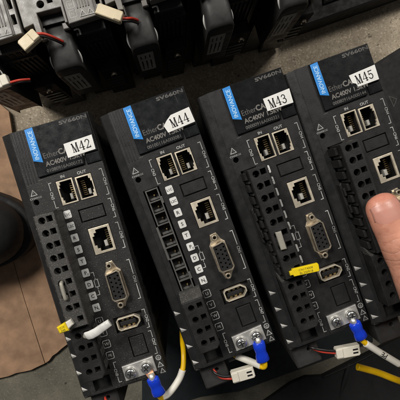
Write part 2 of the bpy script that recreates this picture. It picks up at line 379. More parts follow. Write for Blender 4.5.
def build_drive(name_text, loc, rz, label, variant, dusty, sticker, sticker_rot, rating, serial, sticker_note, seedv):
    rnd = random.Random(seedv)
    t = thing('servo_drive', label, 'servo drive', loc, rz, 'numbered servo drives standing in the front row')
    pl = 'plastic_dusty' if dusty else 'plastic'; tm = 'terminal_dusty' if dusty else 'terminal'
    # steel body
    m = MB(); m.box(1.2, 3, 53.8, 166, BASE, -14.2, 'chassis'); m.box(20, 166, 53.5, 169.5, BASE, -11, 'chassis')
    for k in range(14): m.box(53.8, 12 + k * 10.5, 54.5, 18 + k * 10.5, BASE + 12, -18, 'chassis')
    m.done('body', t)
    # lower fan cover, standing proud below the plastic front
    m = MB()
    m.plate(rrect(2.2, 166.2, 19.6, 188, 1.5), [(circ(13.2, 177.2, 1.3, 12), 6)], -60, -8, 'fan_cover', 'hole', ch=1.2)
    m.box(3.5, 168, 6.0, 169.2, -7.99, -7.4, 'fan_cover'); m.done('fan_cover', t)
    # front cover with all its pockets
    bl1 = rect(31.8, 56.1, 47.8, 64.5); bl2 = rect(38.1, 141.0, 48.2, 154.4)
    ports = [(24.0, 35.8, 34.2, 51.0), (35.7, 36.4, 45.9, 51.0), (34.2, 69.2, 47.4, 85.9)]
    holes = [(rect(a - .3, b - .3, c + .3, d + .3), 12.6) for a, b, c, d in ports]
    holes += [(bl1, 1.4), (bl2, 1.4), (rect(32.6, 126.9, 50.9, 137.0), 3.0), (circ(9.2, 44.6, 1.75, 18), 5.0), (rect(9.3, 159.8, 20.4, 168.2), 5.0),
              (rect(9.4, 52.4, 19.6, 121.0), 5.4), (rect(8.0, 122.0, 22.0, 157.0), 4.0)]
    m = MB(); outer = [(6.0, 0), (55, 0), (55, 169.9), (6.0, 169.9)]
    m.plate(outer, holes, -14, 0, pl, 'hole')
    m.done('front_cover', t)
    # RJ ports cut through the cover as pockets: shells sit in them
    # sloped left bezel with grooves at its top
    m = MB(); i = m.mi('bezel')
    prof = [(0, -14), (0, -3.6), (0.9, -2.6), (5.6, -0.25), (5.95, 0.0), (5.95, -14)]
    rows = [[m.V(u, v, z) for u, z in prof] for v in (0.1, 169.8)]
    for k in range(6): m.face([rows[0][k], rows[0][(k + 1) % 6], rows[1][(k + 1) % 6], rows[1][k]], i)
    m.face(rows[0][::-1], i); m.face(rows[1], i)
    m.box(-0.1, 165.5, 1.2, 171.0, -7.5, -3.9, 'bezel', ch=.4); m.box(0.6, 170.0, 4.6, 171.4, -7.5, -2.6, 'bezel', ch=.4)
    m.done('bezel', t)
    for v in (131.6, 142.8, 154.2, 165.2):  # moulded wedges, coloured pale as if their facets caught the light
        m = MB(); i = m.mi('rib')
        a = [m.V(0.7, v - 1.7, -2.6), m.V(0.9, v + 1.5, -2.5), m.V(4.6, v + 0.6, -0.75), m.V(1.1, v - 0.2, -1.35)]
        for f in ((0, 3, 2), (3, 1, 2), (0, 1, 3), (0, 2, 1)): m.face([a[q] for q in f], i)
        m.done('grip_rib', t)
    if name_text in ('M42', 'M44'):
        m = MB()
        for u in (7.2, 9.0, 10.8, 12.6): m.prism([(u, 0.5), (u + 1.3, 0.5), (u + 1.0, 33), (u + .3, 33)], -.2, 0.22, 'bezel', ch=.2)
        m.done('ridged_strip', t)
    m = MB()
    poly = [(15.4, 0.35), (54.4, 0.35), (54.4, 24.2), (45.2, 24.2), (44.2, 30.2), (15.4, 30.6)]
    gl = 'glossy' if name_text in ('M42', 'M44') else 'glossy_clean'; m.prism(poly, -1, 1.6, gl, ch=0.3)
    z = 1.63
    m.text('SV660N', 45.2, 2.5, 2.1, z, 'grey_print', 0, 1.75, .5, .03)
    m.text('Ether', 22.0, 18.9, 3.4, z, 'grey_print', 0, 0.9, 0); m.text('CAT', 31.3, 18.9, 3.4, z, 'tan_print', 0, 0.9, 0, .03)
    m.text(rating, 21.8, 24.0, 2.8, z, 'tan_print', 0, 0.95, 0, .03)
    m.text(serial, 21.4, 28.1, 2.0, z, 'grey_print', 0, 1.02, 0, .015)
    m.done('display_cover', t)
    m = MB(); m.box(45.7, 24.7, 54.8, 30.9, -0.5, 0.9, gl, ch=.4); m.done('cover_latch', t)
    m = MB(); m.prism([(15.7, 0.8), (20.7, 0.5), (20.9, 22.5), (15.5, 20.3)], 1.55, 1.85, 'blue')
    for sx in (0,): m.text('INOVANCE', 18.3, 11.2, 2.5, 1.87, 'pale_print', -PI / 2 + 0.02, 0.98, .5, .015)
    m.done('brand_strip', t)
    # name sticker
    m = MB(); m.prism(sticker, 1.66, 1.9, 'paper')
    cx = sum(p[0] for p in sticker) / len(sticker)
    serif(m, name_text, 40.0, 19.4, 5.3, 1.92, sticker_rot)
    o = m.done('name_sticker', t); o['label'] = sticker_note
    # ports
    network_port(t, *ports[0], -1, .9, 'port marked IN', .62); network_port(t, *ports[1], 1, .9, 'port marked OUT', .62); network_port(t, *ports[2], -1, 1.5, 'larger third port')
    m = MB(); m.box(32.5, 56.8, 47.1, 63.8, -1.38, -0.12, pl, ch=.2); m.done('port_cover', t)
    m = MB(); m.box(38.7, 141.6, 47.6, 153.8, -1.38, -0.12, pl, ch=.2); m.done('port_cover', t)
    # encoder socket
    m = MB()
    m.prism([(38.6, 92.0), (43.0, 91.6), (44.6, 96.4), (46.6, 98.6), (47.0, 115.6), (44.2, 118.8), (42.8, 121.4), (38.8, 121.4), (37.8, 117.6), (36.4, 115.6), (36.0, 98.8), (37.8, 96.2)], 0.02, 1.0, 'brass', ch=.3)
    D = [(37.2, 98.8), (44.6, 97.6), (46.2, 99.2), (46.4, 114.8), (44.9, 116.4), (38.2, 116.2), (37.0, 114.6)]
    m.plate(D, [(inset(D, 0.75), None)], 1.0, 5.6, 'brass')
    sock = m.done('encoder_socket', t)
    m = MB(); pins = []
    I = inset(D, 0.85); cell = []
    for c in range(3):
        for r in range(5): cell.append((circ(39.4 + c * 2.4 + .25 * (c == 1), 101.2 + r * 2.9 + (1.3 if c == 1 else 0), 0.62, 8), 3))
    m.plate(I, cell, 1.0, 4.6, 'hole', 'hole'); m.done('pin_insert', sock)
    for u, v in ((40.9, 94.1), (40.8, 119.2)):
        m = MB(); m.plate(circ(u, v, 2.0, 12), [(circ(u, v, 1.05, 12), 3.5)], 1.0, 5.2, 'brass', 'hole', ch=.3); m.done('screw_post', sock)
    # six-pin serial socket
    m = MB(); H = [(34.2, 129.3), (35.7, 127.8), (46.0, 127.8), (49.0, 130.6), (49.0, 133.0), (46.0, 135.9), (35.7, 135.9), (34.2, 134.4)]
    m.plate(H, [(inset(H, 0.85), None)], -2.98, 1.3, 'port_metal', ch=.15)
    s = m.done('serial_socket', t)
    m = MB(); m.box(36.2, 130.6, 46.2, 133.0, -2.9, 0.2, 'hole', ch=.3)
    for k in range(3):
        m.box(37.4 + k * 3, 133.3, 39.0 + k * 3, 134.3, -2.9, -0.6, 'gold'); m.box(37.4 + k * 3, 129.3, 39.0 + k * 3, 130.3, -2.9, -1.0, 'gold')
    m.done('contact_tongue', s)
    # ground plate with two screws
    m = MB(); m.prism([(29.4, 157.4), (49.6, 156.6), (49.9, 166.3), (29.5, 166.9)], 0.02, 1.5, 'steel', ch=.25); m.box(28.2, 166.2, 51, 169.0, -5.9, 0.7, pl, ch=.3); g = m.done('ground_plate', t)
    for u, v in ((34.0, 162.3), (44.2, 161.8)):
        m = MB(); m.cyl(u, v, 4.1, 1.5, 2.1, 'steel', ch=.2); m.cyl(u, v, 3.4, 2.1, 4.8, 'screw', ch=.9)
        a = rnd.uniform(0, PI)
        for q in (a, a + PI / 2):
            c, sn = math.cos(q), math.sin(q); L_, W_ = 1.9, 0.42
            m.prism([(u + x * c - y * sn, v + x * sn + y * c) for x, y in ((-L_, -W_), (L_, -W_), (L_, W_), (-L_, W_))], 4.5, 4.83 + .01 * (q > a), 'hole')
        m.done('screw', g)
    # printed legends
    m = MB(); z = 0.06; w = 0.43
    def bracket(u, v0, v1, d, txt):
        mid = (v0 + v1) / 2; gap = 3.3 if v1 - v0 > 13 else 3.0
        m.stroke([(u + d * 1.5, v0), (u, v0), (u, mid - gap)], w, z, 'white_print'); m.stroke([(u, mid + gap), (u, v1), (u + d * 1.5, v1)], w, z, 'white_print')
        m.text(txt, u, mid, 1.75, z + .01, 'white_print', PI / 2, 0.95, .5, .02)
    bracket(19.6, 35.6, 51.2, 1, 'CN3'); bracket(53.0, 35.6, 51.8, -1, 'CN4'); bracket(53.0, 54.6, 66.4, -1, 'CN6'); bracket(53.0, 70.0, 86.2, -1, 'CN5')
    bracket(53.0, 94.2, 119.4, -1, 'CN1'); bracket(53.0, 126.8, 138.6, -1, 'CN2'); bracket(53.0, 141.0, 156.0, -1, 'CN7'); bracket(25.0, 153.6, 166.6, 1, 'CN8')
    m.text('IN', 28.9, 33.7, 1.7, z, 'white_print', 0, 1.1, .5, .02); m.text('OUT', 40.8, 34.3, 1.7, z, 'white_print', 0, 1.1, .5, .02)
    m.text('CHARGE', 9.8, 41.9, 1.15, z + .46 - .46, 'white_print', 0, 1.15)
    def tri(u, v, h, solid=False):
        p = [(u, v - h * .6), (u + h * .62, v + h * .5), (u - h * .62, v + h * .5)]
        m.stroke(p, 0.42, z, 'white_print', True); m.text('!' if not solid else 'i', u, v + .15, h * .42, z + .02, 'white_print')
    tri(9.2, 38.6, 3.0); tri(52.6, 163.4, 2.7); tri(52.9, 167.6, 2.4, True)
    m.stroke([(52.7 + 1.5 * math.cos(a * PI / 10), 158.9 + 1.5 * math.sin(a * PI / 10)) for a in range(20)], .4, z, 'white_print', True)
    m.stroke([(52.7, 157.9), (52.7, 158.9)], .35, z + .02, 'white_print'); m.stroke([(51.9, 159.0), (53.5, 159.0)], .35, z + .02, 'white_print'); m.stroke([(52.3, 159.7), (53.1, 159.7)], .3, z + .02, 'white_print')
    # braking resistor symbol between its terminals
    m.stroke([(28.0, 95.6), (29.6, 95.6), (29.6, 98.2)], .38, z, 'white_print'); m.stroke([(29.6, 99.2), (29.6, 100.4)], .38, z, 'white_print')
    m.stroke(rect(28.5, 100.4, 30.8, 105.0), .42, z, 'white_print', True); m.stroke([(29.6, 105.0), (29.6, 106.4)], .38, z, 'white_print')
    m.stroke([(29.6, 107.4), (29.6, 110.0), (28.0, 110.0)], .38, z, 'white_print')
    m.stroke([(14.5, 32.2), (17, 32.1)], .3, z, 'grey_print')
    m.done('printed_legend', t)
    # terminal tiles
    for k, s in enumerate(('L1C', 'L2C', 'R', 'S', 'T', 'P', 'D', 'C', 'N')):
        v = 56.9 + k * 7.55
        m = MB(); m.prism(rrect(22.9, v - 2.5, 27.4, v + 2.5, .7), 0.01, 0.35, 'tile'); m.text(s, 25.15, v, 2.1 if len(s) == 1 else 1.5, .37, 'ink', 0, 1, .5, .02)
        if s in 'PN': m.stroke(circ(26.4, v + 1.2, .5, 8), .2, .37, 'ink', True)
        o = m.done('terminal_tile', t)
    m = MB()
    for k, s in enumerate(('U', 'V', 'W', 'PE')):
        v = 126.1 + k * 7.5
        m.stroke(rrect(22.3, v - 2.3, 26.7, v + 2.3, .8, 3), .36, .02 + z, 'white_print', True); m.text(s, 24.5, v, 2.0 if len(s) == 1 else 1.6, z, 'white_print')
    m.done('motor_legend', t)
    # supply terminals: bare header or plugged block
    if variant == 'header':
        m = MB()
        out = [(10.4, 52.7), (18.6, 52.7), (18.6, 58.8), (19.5, 58.8), (19.5, 63.2), (18.6, 63.2), (18.6, 109.0), (19.5, 109.0), (19.5, 113.4), (18.6, 113.4), (18.6, 120.6), (10.4, 120.6),
               (10.4, 98.0), (9.0, 98.0), (9.0, 76.2), (10.4, 76.2)]
        pk = [(rect(11.2 - (0.8 if 3 <= k <= 5 else 0), 53.5 + k * 7.45, 17.8, 53.5 + k * 7.45 + 6.65), 5.6) for k in range(9)]
        m.plate(out, pk, -5.35, 0.9, 'header', 'hole', ch=.12); h = m.done('terminal_header', t)
        for k in range(9):
            v = 56.8 + k * 7.45
            m = MB(); m.box(14.6, v - .45, 15.5, v + .45, -4.6, -0.2, 'gold', ch=.2); m.done('pin', h)
            m = MB(); m.box(11.4, v + 1.5, 17.5, v + 2.9, -4.6, -2.2, 'header'); m.done('pocket_ledge', h)
    else:
        m = MB(); cells = []
        for k in range(9):
            v = 56.4 + k * 7.56
            if not (k == 8 and name_text in ('M42', 'M43')): cells.append((circ(14.9, v, 2.05, 18), 7))
            cells.append((rect(17.7, v - 1.9, 21.1, v + 1.5), 6))
        m.plate([(10.7, 52.7), (22.7, 52.9), (22.7, 121.4), (10.7, 121.4)], cells, 0.05, 18, tm, 'hole', ch=.5)
        for k in range(9): m.box(22.72, 53.4 + k * 7.56, 23.0, 55.2 + k * 7.56, 2.0, 16.5, tm)
        pb = m.done('terminal_plug', t)
        m = MB()
        for k in range(9):
            v = 56.4 + k * 7.56
            m.prism([(8.6, v - 2.6), (10.65, v - 2.6), (10.65, v + 2.6), (8.6, v + 2.0)], 0.05, 12.5, tm, ch=.6)
            m.box(9.4, v + 3.0, 10.65, v + 4.2, 4, 15, tm)
        m.prism([(6.6, 76.6), (8.5, 75.4), (8.5, 99.5), (6.6, 98.0)], 0.05, 6.0, tm, ch=.6)
        m.box(7.0, 79, 8.5, 84, 6.0, 9.0, tm, ch=.4); m.box(7.0, 90, 8.5, 95, 6.0, 9.0, tm, ch=.4)
        m.done('release_lever', pb)
        m = MB()
        for k in range(9):
            v = 56.4 + k * 7.56; m.cyl(14.9 - .5, v + .7, .8, 11.0, 12.2, 'rib', 8, ch=.3)
        m.done('clamp_spring', pb)
    # motor terminals
    m = MB(); cells = []
    for k in range(4):
        v = 128.0 + k * 7.56; cells += [(circ(13.0, v, 1.95, 18), 6), (rect(16.7, v - 1.8, 20.0, v + 1.4), 5)]
    m.plate([(8.3, 123.6), (21.8, 123.6), (21.8, 154.2), (19.5, 156.6), (8.3, 156.6)], cells, -3.95, 12, 'terminal', 'hole', ch=.5)
    i = m.mi('terminal_dusty'); a = [m.V(8.3, 118.9, 4), m.V(21.8, 118.9, 4), m.V(21.8, 123.5, 11.4), m.V(8.3, 123.5, 11.4), m.V(8.3, 118.9, 0.02), m.V(21.8, 118.9, 0.02), m.V(21.8, 123.5, 0.02), m.V(8.3, 123.5, 0.02)]
    for f in ((0, 1, 2, 3), (4, 5, 1, 0), (5, 6, 2, 1), (6, 7, 3, 2), (7, 4, 0, 3), (4, 7, 6, 5)): m.face([a[q] for q in f], i)
    for k in range(4): m.box(21.85, 125.4 + k * 7.56, 22.4, 129.8 + k * 7.56, 0.02, 8.5, tm, ch=.2)
    m.done('motor_terminal', t)
    return t

TAG = 'numbered servo drives standing in the front row'
D1 = build_drive('M42', (-109.1, 28.8, 0), math.radians(16.36), 'black servo drive with white sticker reading M42, beside the brown cardboard', 'plug', True,
    [(35.7, 15.3), (53.6, 14.4), (53.4, 23.4), (36.0, 24.1)], -0.045, 'AC400V 1.5kW', '01080916A000172', 'white sticker reading M42', 1)
D2 = build_drive('M44', (-49.7, 41.2, 0), math.radians(20.16), 'black servo drive with white sticker reading M44 and an empty terminal header', 'header', False,
    [(35.4, 19.2), (38.2, 16.6), (41.6, 14.3), (53.9, 13.4), (54.4, 23.0), (36.6, 23.9)], -0.05, 'AC400V 1.5kW', '00100116A000081', 'white sticker reading M44 with a slanted left end', 2)
D3 = build_drive('M43', (10.9, 53.6, 0), math.radians(20.1), 'black servo drive with white sticker reading M43 and a yellow wire marker', 'plug', False,
    [(37.4, 14.9), (55.0, 14.3), (54.6, 23.3), (37.6, 23.0)], -0.02, 'AC400V 1.5kW', '00000916A000321', 'white sticker reading M43', 3)
D4 = build_drive('M45', (65.3, 68.7, 0), math.radians(20.38), 'black servo drive with white sticker reading M45, under the thumb', 'plug', False,
    [(36.6, 15.1), (54.2, 14.2), (53.9, 23.6), (40.0, 23.6), (39.2, 21.3), (37.2, 20.2)], -0.04, 'AC400V 1.5kW', '00080916A000144', 'white sticker reading M45 with a torn corner', 4)

# jumper links sitting in the supply plugs
m = MB(); m.tube([(15.0, 93.4, 13), (15.2, 93.7, 18.6), (15.3, 95.0, 20.0), (15.2, 101.8, 20.0), (15.0, 103.2, 18.6), (14.9, 102.6, 13)], 1.15, 'jumper', 10); m.done('jumper_link', D1)
m = MB(); m.prism([(13.6, 92.2), (17.2, 92.6), (16.9, 103.6), (13.4, 103.2)], 18.3, 20.0, 'jumper', ch=.4); m.box(14.4, 94, 16, 95.5, 13, 18.3, 'jumper'); m.box(14.2, 100.6, 15.8, 102, 13, 18.3, 'jumper'); m.done('jumper_link', D3)

def fan_lead(parent, pts_r, pts_b, cen, ang, L_, W_, z0, mat='nylon', world_parent=True):
    """dangling fan lead: two thin wires ending in a small white housing (world millimetres, y up)"""
    m = MB(); m.tube([(x, -y, z) for x, y, z in pts_r], 0.85, 'wire_red', 8); m.tube([(x, -y, z) for x, y, z in pts_b], 0.85, 'wire_black', 8)
    w = m.done('fan_lead')
    m = MB(); c, s = math.cos(ang), math.sin(ang)
    f = lambda x, y: (cen[0] + x * c - y * s, -(cen[1] + x * s + y * c))
    a, b = L_ / 2, W_ / 2
    m.prism([f(-a, -b), f(a - 1.0, -b), f(a, -b + 1.0), f(a, b), f(-a, b)], z0, z0 + 5.0, mat, ch=.5)
    m.prism([f(-a - .6, -b + .8), f(-a + 4, -b + .8), f(-a + 4, b - .4), f(-a - .6, b - .4)], z0 + .6, z0 + 5.6, mat, ch=.4)
    if mat == 'nylon': m.prism([f(a - 5, b * .15), f(a - 1.6, b * .15), f(a - 1.6, b * .45), f(a - 5, b * .45)], z0 + 4.4, z0 + 5.04, 'hole')
    if mat == 'nylon': m.prism([f(a - 5, -b * .45), f(a - 1.6, -b * .45), f(a - 1.6, -b * .15), f(a - 5, -b * .15)], z0 + 4.4, z0 + 5.04, 'hole')
    h = m.done('plug_housing', w)
    w.parent = parent
    pm = Matrix.Translation(parent.location) @ Matrix.Rotation(parent.rotation_euler[2], 4, 'Z')
    w.matrix_parent_inverse = pm.inverted()
    return w
fan_lead(D2, [(20.6, -119.8, -12), (22.3, -121.6, -7), (26.6, -125.6, -6.5), (34.0, -126.4, -6.6)], [(20.2, -119.4, -12), (22.0, -122.0, -6.5), (27.0, -124.0, -5.2), (34.0, -124.6, -6.4)], (40.8, -123.2), 0.27, 14.5, 7.4, -9)
fan_lead(D3, [(83.4, -106.6, -12), (86.0, -107.2, -7.2), (92.0, -109.2, -5.5), (102.2, -110.6, -6.0)], [(83.0, -106.2, -12), (85.5, -106.6, -6), (92.0, -107.6, -4.4), (102.0, -109.0, -5.2)], (109.6, -109.4), 0.17, 15.5, 7.2, -9)
fan_lead(D1, [(-49.4, -136.8, -12), (-47.6, -138.6, -6), (-43.0, -142.2, -6), (-34.0, -146.4, -6)], [(-49.8, -136.4, -12), (-48.4, -139.4, -6), (-44.0, -143.4, -5), (-35.0, -147.6, -6)], (-27.5, -150.0), -0.45, 14.5, 7.2, -9)
m = MB(); m.box(38.0, 167.0, 40.2, 173.0, -14, -6, 'chassis', ch=.3); m.box(21.5, 170, 26.0, 171.0, -12, -6.5, 'chassis', ch=.2); m.done('mounting_clip', D1)
m = MB(); m.box(21.8, 170.2, 26.4, 176.0, -22, -8, 'chassis', ch=.5); m.done('mounting_clip', D2)
m = MB(); m.box(21.4, 170.2, 25.0, 171.6, -12, -7, 'fan_cover', ch=.3); m.done('mounting_clip', D3)

# ground wires: ring lug, blue sleeve, white marker tube, yellow insulation (world millimetres)
def ground_wire(label, screw, top, bot, tubepts, yellow, text=None):
    g = thing('ground_wire', label, 'ground wire', (0, 0, 0), 0, 'ground wires with blue crimp sleeves')
    d = (Vector(bot) - Vector(top)).to_2d().normalized()
    m = MB(); m.tube([(top[0] - d.x * 3, -(top[1] - d.y * 3), 3.2), (top[0] + d.x * 2, -(top[1] + d.y * 2), 4.0)], 2.0, 'steel', 10, 0)
    o_ = Vector((-d.y, d.x))
    q = [Vector(screw) + o_ * 2.6, Vector(screw) - o_ * 2.6, Vector(top[:2]) - o_ * 2.2, Vector(top[:2]) + o_ * 2.2]
    m.prism([(p.x, -p.y) for p in q], 2.25, 3.0, 'copper'); m.done('ring_lug', g)
    m = MB(); L3 = Vector(bot) - Vector(top)
    P = [Vector(top) + L3 * f for f in (0, .04, .3, .42, .55, .7, .96, 1)]; R_ = [2.6, 3.15, 3.25, 3.0, 2.85, 3.3, 3.55, 3.2]
    n = 16; i = m.mi('lug_blue'); rings = []
    sd = Vector((o_.x, o_.y, 0)); upv = L3.normalized().cross(sd)
    for p, r in zip(P, R_):
        rings.append([m.V(*(lambda w_: (w_.x, -w_.y, w_.z))(p + sd * math.cos(2 * PI * j / n) * r * 1.22 + upv * math.sin(2 * PI * j / n) * r * .8)) for j in range(n)])
    for a, b in zip(rings, rings[1:]):
        for k in range(n): m.face([a[k], a[(k + 1) % n], b[(k + 1) % n], b[k]], i, True)
    m.face(rings[0], i); m.face(rings[-1], i); m.done('crimp_sleeve', g)
    m = MB(); m.tube([(x, -y, z) for x, y, z in yellow], 1.75, 'wire_yellow', 12); m.done('wire', g)
    m = MB(); m.tube([(x, -y, z) for x, y, z in tubepts], 2.25, 'white_tube', 14)
    if text: m.text(text[0], text[1], -text[2], 3.2, text[3], 'ink', text[4], 0.95)
    m.done('marker_tube', g)
    return g
ground_wire('yellow ground wire with blue crimp sleeve curving between the M42 and M44 drives', (-19.9, -116.0), (-17.4, -120.2, 3.6), (-13.2, -131.8, 1.0),
    [(-11.4, -136.0, -4), (-8.2, -135.0, -5), (-4.6, -131.9, -7), (-0.6, -126.6, -9), (1.5, -121.2, -9.8)],
    [(-13.4, -131.0, .6), (-12.9, -134.6, -1.5), (-10.8, -136.3, -4), (-4.6, -131.9, -7), (-0.6, -126.6, -9), (1.9, -119.6, -10.5), (2.2, -112, -14), (1.5, -107, -22), (1.2, -104, -40), (1.0, -100, -75)])
ground_wire('yellow ground wire with blue crimp sleeve tucked behind the white plug of the M44 drive', (46.9, -93.5), (48.7, -98.6, 3.8), (52.3, -111.6, 1.5),
    [(51.6, -116.4, -2), (46.0, -115.2, -6), (40, -113.4, -8), (36.3, -112.2, -9)], [(52.2, -111.0, 1.2), (53.6, -114.4, .4), (52.4, -116.6, -1), (46.0, -115.2, -6), (37, -112.4, -8.8), (32.5, -111.2, -11), (30, -108.5, -16)])
ground_wire('yellow ground wire with blue crimp sleeve and white tube lettered PE', (108.0, -82.0), (109.4, -87.2, 4.2), (115.4, -98.0, 1.6),
    [(118.4, -101.9, .5), (126, -106.8, 0), (134, -111.8, 0), (141.2, -116.2, 0)], [(115.2, -97.4, 1.4), (117.2, -100.8, .8), (126, -106.8, 0), (141, -116.2, 0), (150, -122.4, -4), (170, -141, -20), (200, -175, -60)],
    ('PE', 129.6, -109.1, 2.72, PI + 0.55))
# loose yellow cable end
m = MB(); m.tube([(130.6, 134.9, -40), (138, 137.0, -40), (147.7, 140.1, -40), (164, 146.8, -40.5), (200, 165, -60), (245, 190, -110)], 2.5, 'wire_yellow', 14)
tag(m.done('yellow_cable'), 'loose end of a thick yellow cable below the tube lettered PE', 'cable')

# markers and the white stub at the supply and motor terminals
def at_drive(D, u, v, z):
    c, s = math.cos(D.rotation_euler[2]), math.sin(D.rotation_euler[2])
    return (D.location[0] / S + u * c + v * s, D.location[1] / S + u * s - v * c, z)
def sit(o, D):
    o.location = D.location; o.rotation_euler = D.rotation_euler
m = MB(); m.prism([(11.2, 115.9), (14.6, 115.0), (15.4, 118.2), (11.8, 120.2)], 18.1, 21.0, 'white_tube', ch=.6); m.prism([(5.9, 117.0), (11.1, 115.7), (12.0, 120.8), (6.6, 121.0)], 18.6, 21.6, 'tag_yellow', ch=.6)
m.text('C19', 9.0, 117.9, 1.2, 21.63, 'ink', -.1); m.text('048', 9.2, 119.6, 1.2, 21.63, 'ink', -.1)
o = m.done('wire_marker'); sit(o, D1); tag(o, 'short yellow and white wire marker sticking out past the left edge of M42', 'wire marker', 'yellow wire markers in the terminals')
m = MB(); m.prism([(13.6, 116.8), (15.2, 116.6), (15.6, 115.7), (30.8, 117.6), (31.2, 118.6), (30.6, 122.2), (30.0, 122.5), (15.4, 120.3), (15.0, 119.2), (13.4, 119.0)], 18.4, 20.6, 'tag_yellow', ch=.3)
m.text('CN1T4008', 23.2, 118.2, 1.25, 20.63, 'ink', .125, 1.05); m.text('BL2S0918', 23.0, 120.2, 1.35, 20.63, 'ink', .125, 1.05)
o = m.done('wire_marker'); sit(o, D3); tag(o, 'long yellow printed wire marker lying across the terminals of M43', 'wire marker', 'yellow wire markers in the terminals')
m = MB(); i = m.mi('white_wire_and_glint'); rows = []
for (u, v, z), hw in (((19.0, 127.6, 17.6), 2.0), ((20.2, 127.4, 19.2), 2.5), ((23.0, 127.2, 20.0), 2.6), ((26.4, 126.4, 20.5), 2.5), ((30.5, 124.9, 20.8), 2.4), ((35.5, 123.2, 21.0), 2.1)):
    nx, ny = 0.28, 0.96
    rows.append([m.V(u + a_ * nx * hw, v + a_ * ny * hw, z + b_) for a_, b_ in ((-1, -.5), (-.8, -1.1), (0, -1.3), (.8, -1.1), (1, -.5), (1, .1), (.75, .8), (0, 1.0), (-.75, .8), (-1, .1))])
for a_, b_ in zip(rows, rows[1:]):
    for k in range(10): m.face([a_[k], a_[(k + 1) % 10], b_[(k + 1) % 10], b_[k]], i, True)
m.face(rows[0], i); m.face(rows[-1], i)
m.tube([(19.4, 127.8, 17.8), (18.0, 128.0, 15.5), (17.4, 128.1, 9)], 1.2, 'jumper', 8, 3)
o = m.done('wire_stub'); sit(o, D1); tag(o, 'white insulated wire stub bending out of the motor terminal of M42', 'wire')

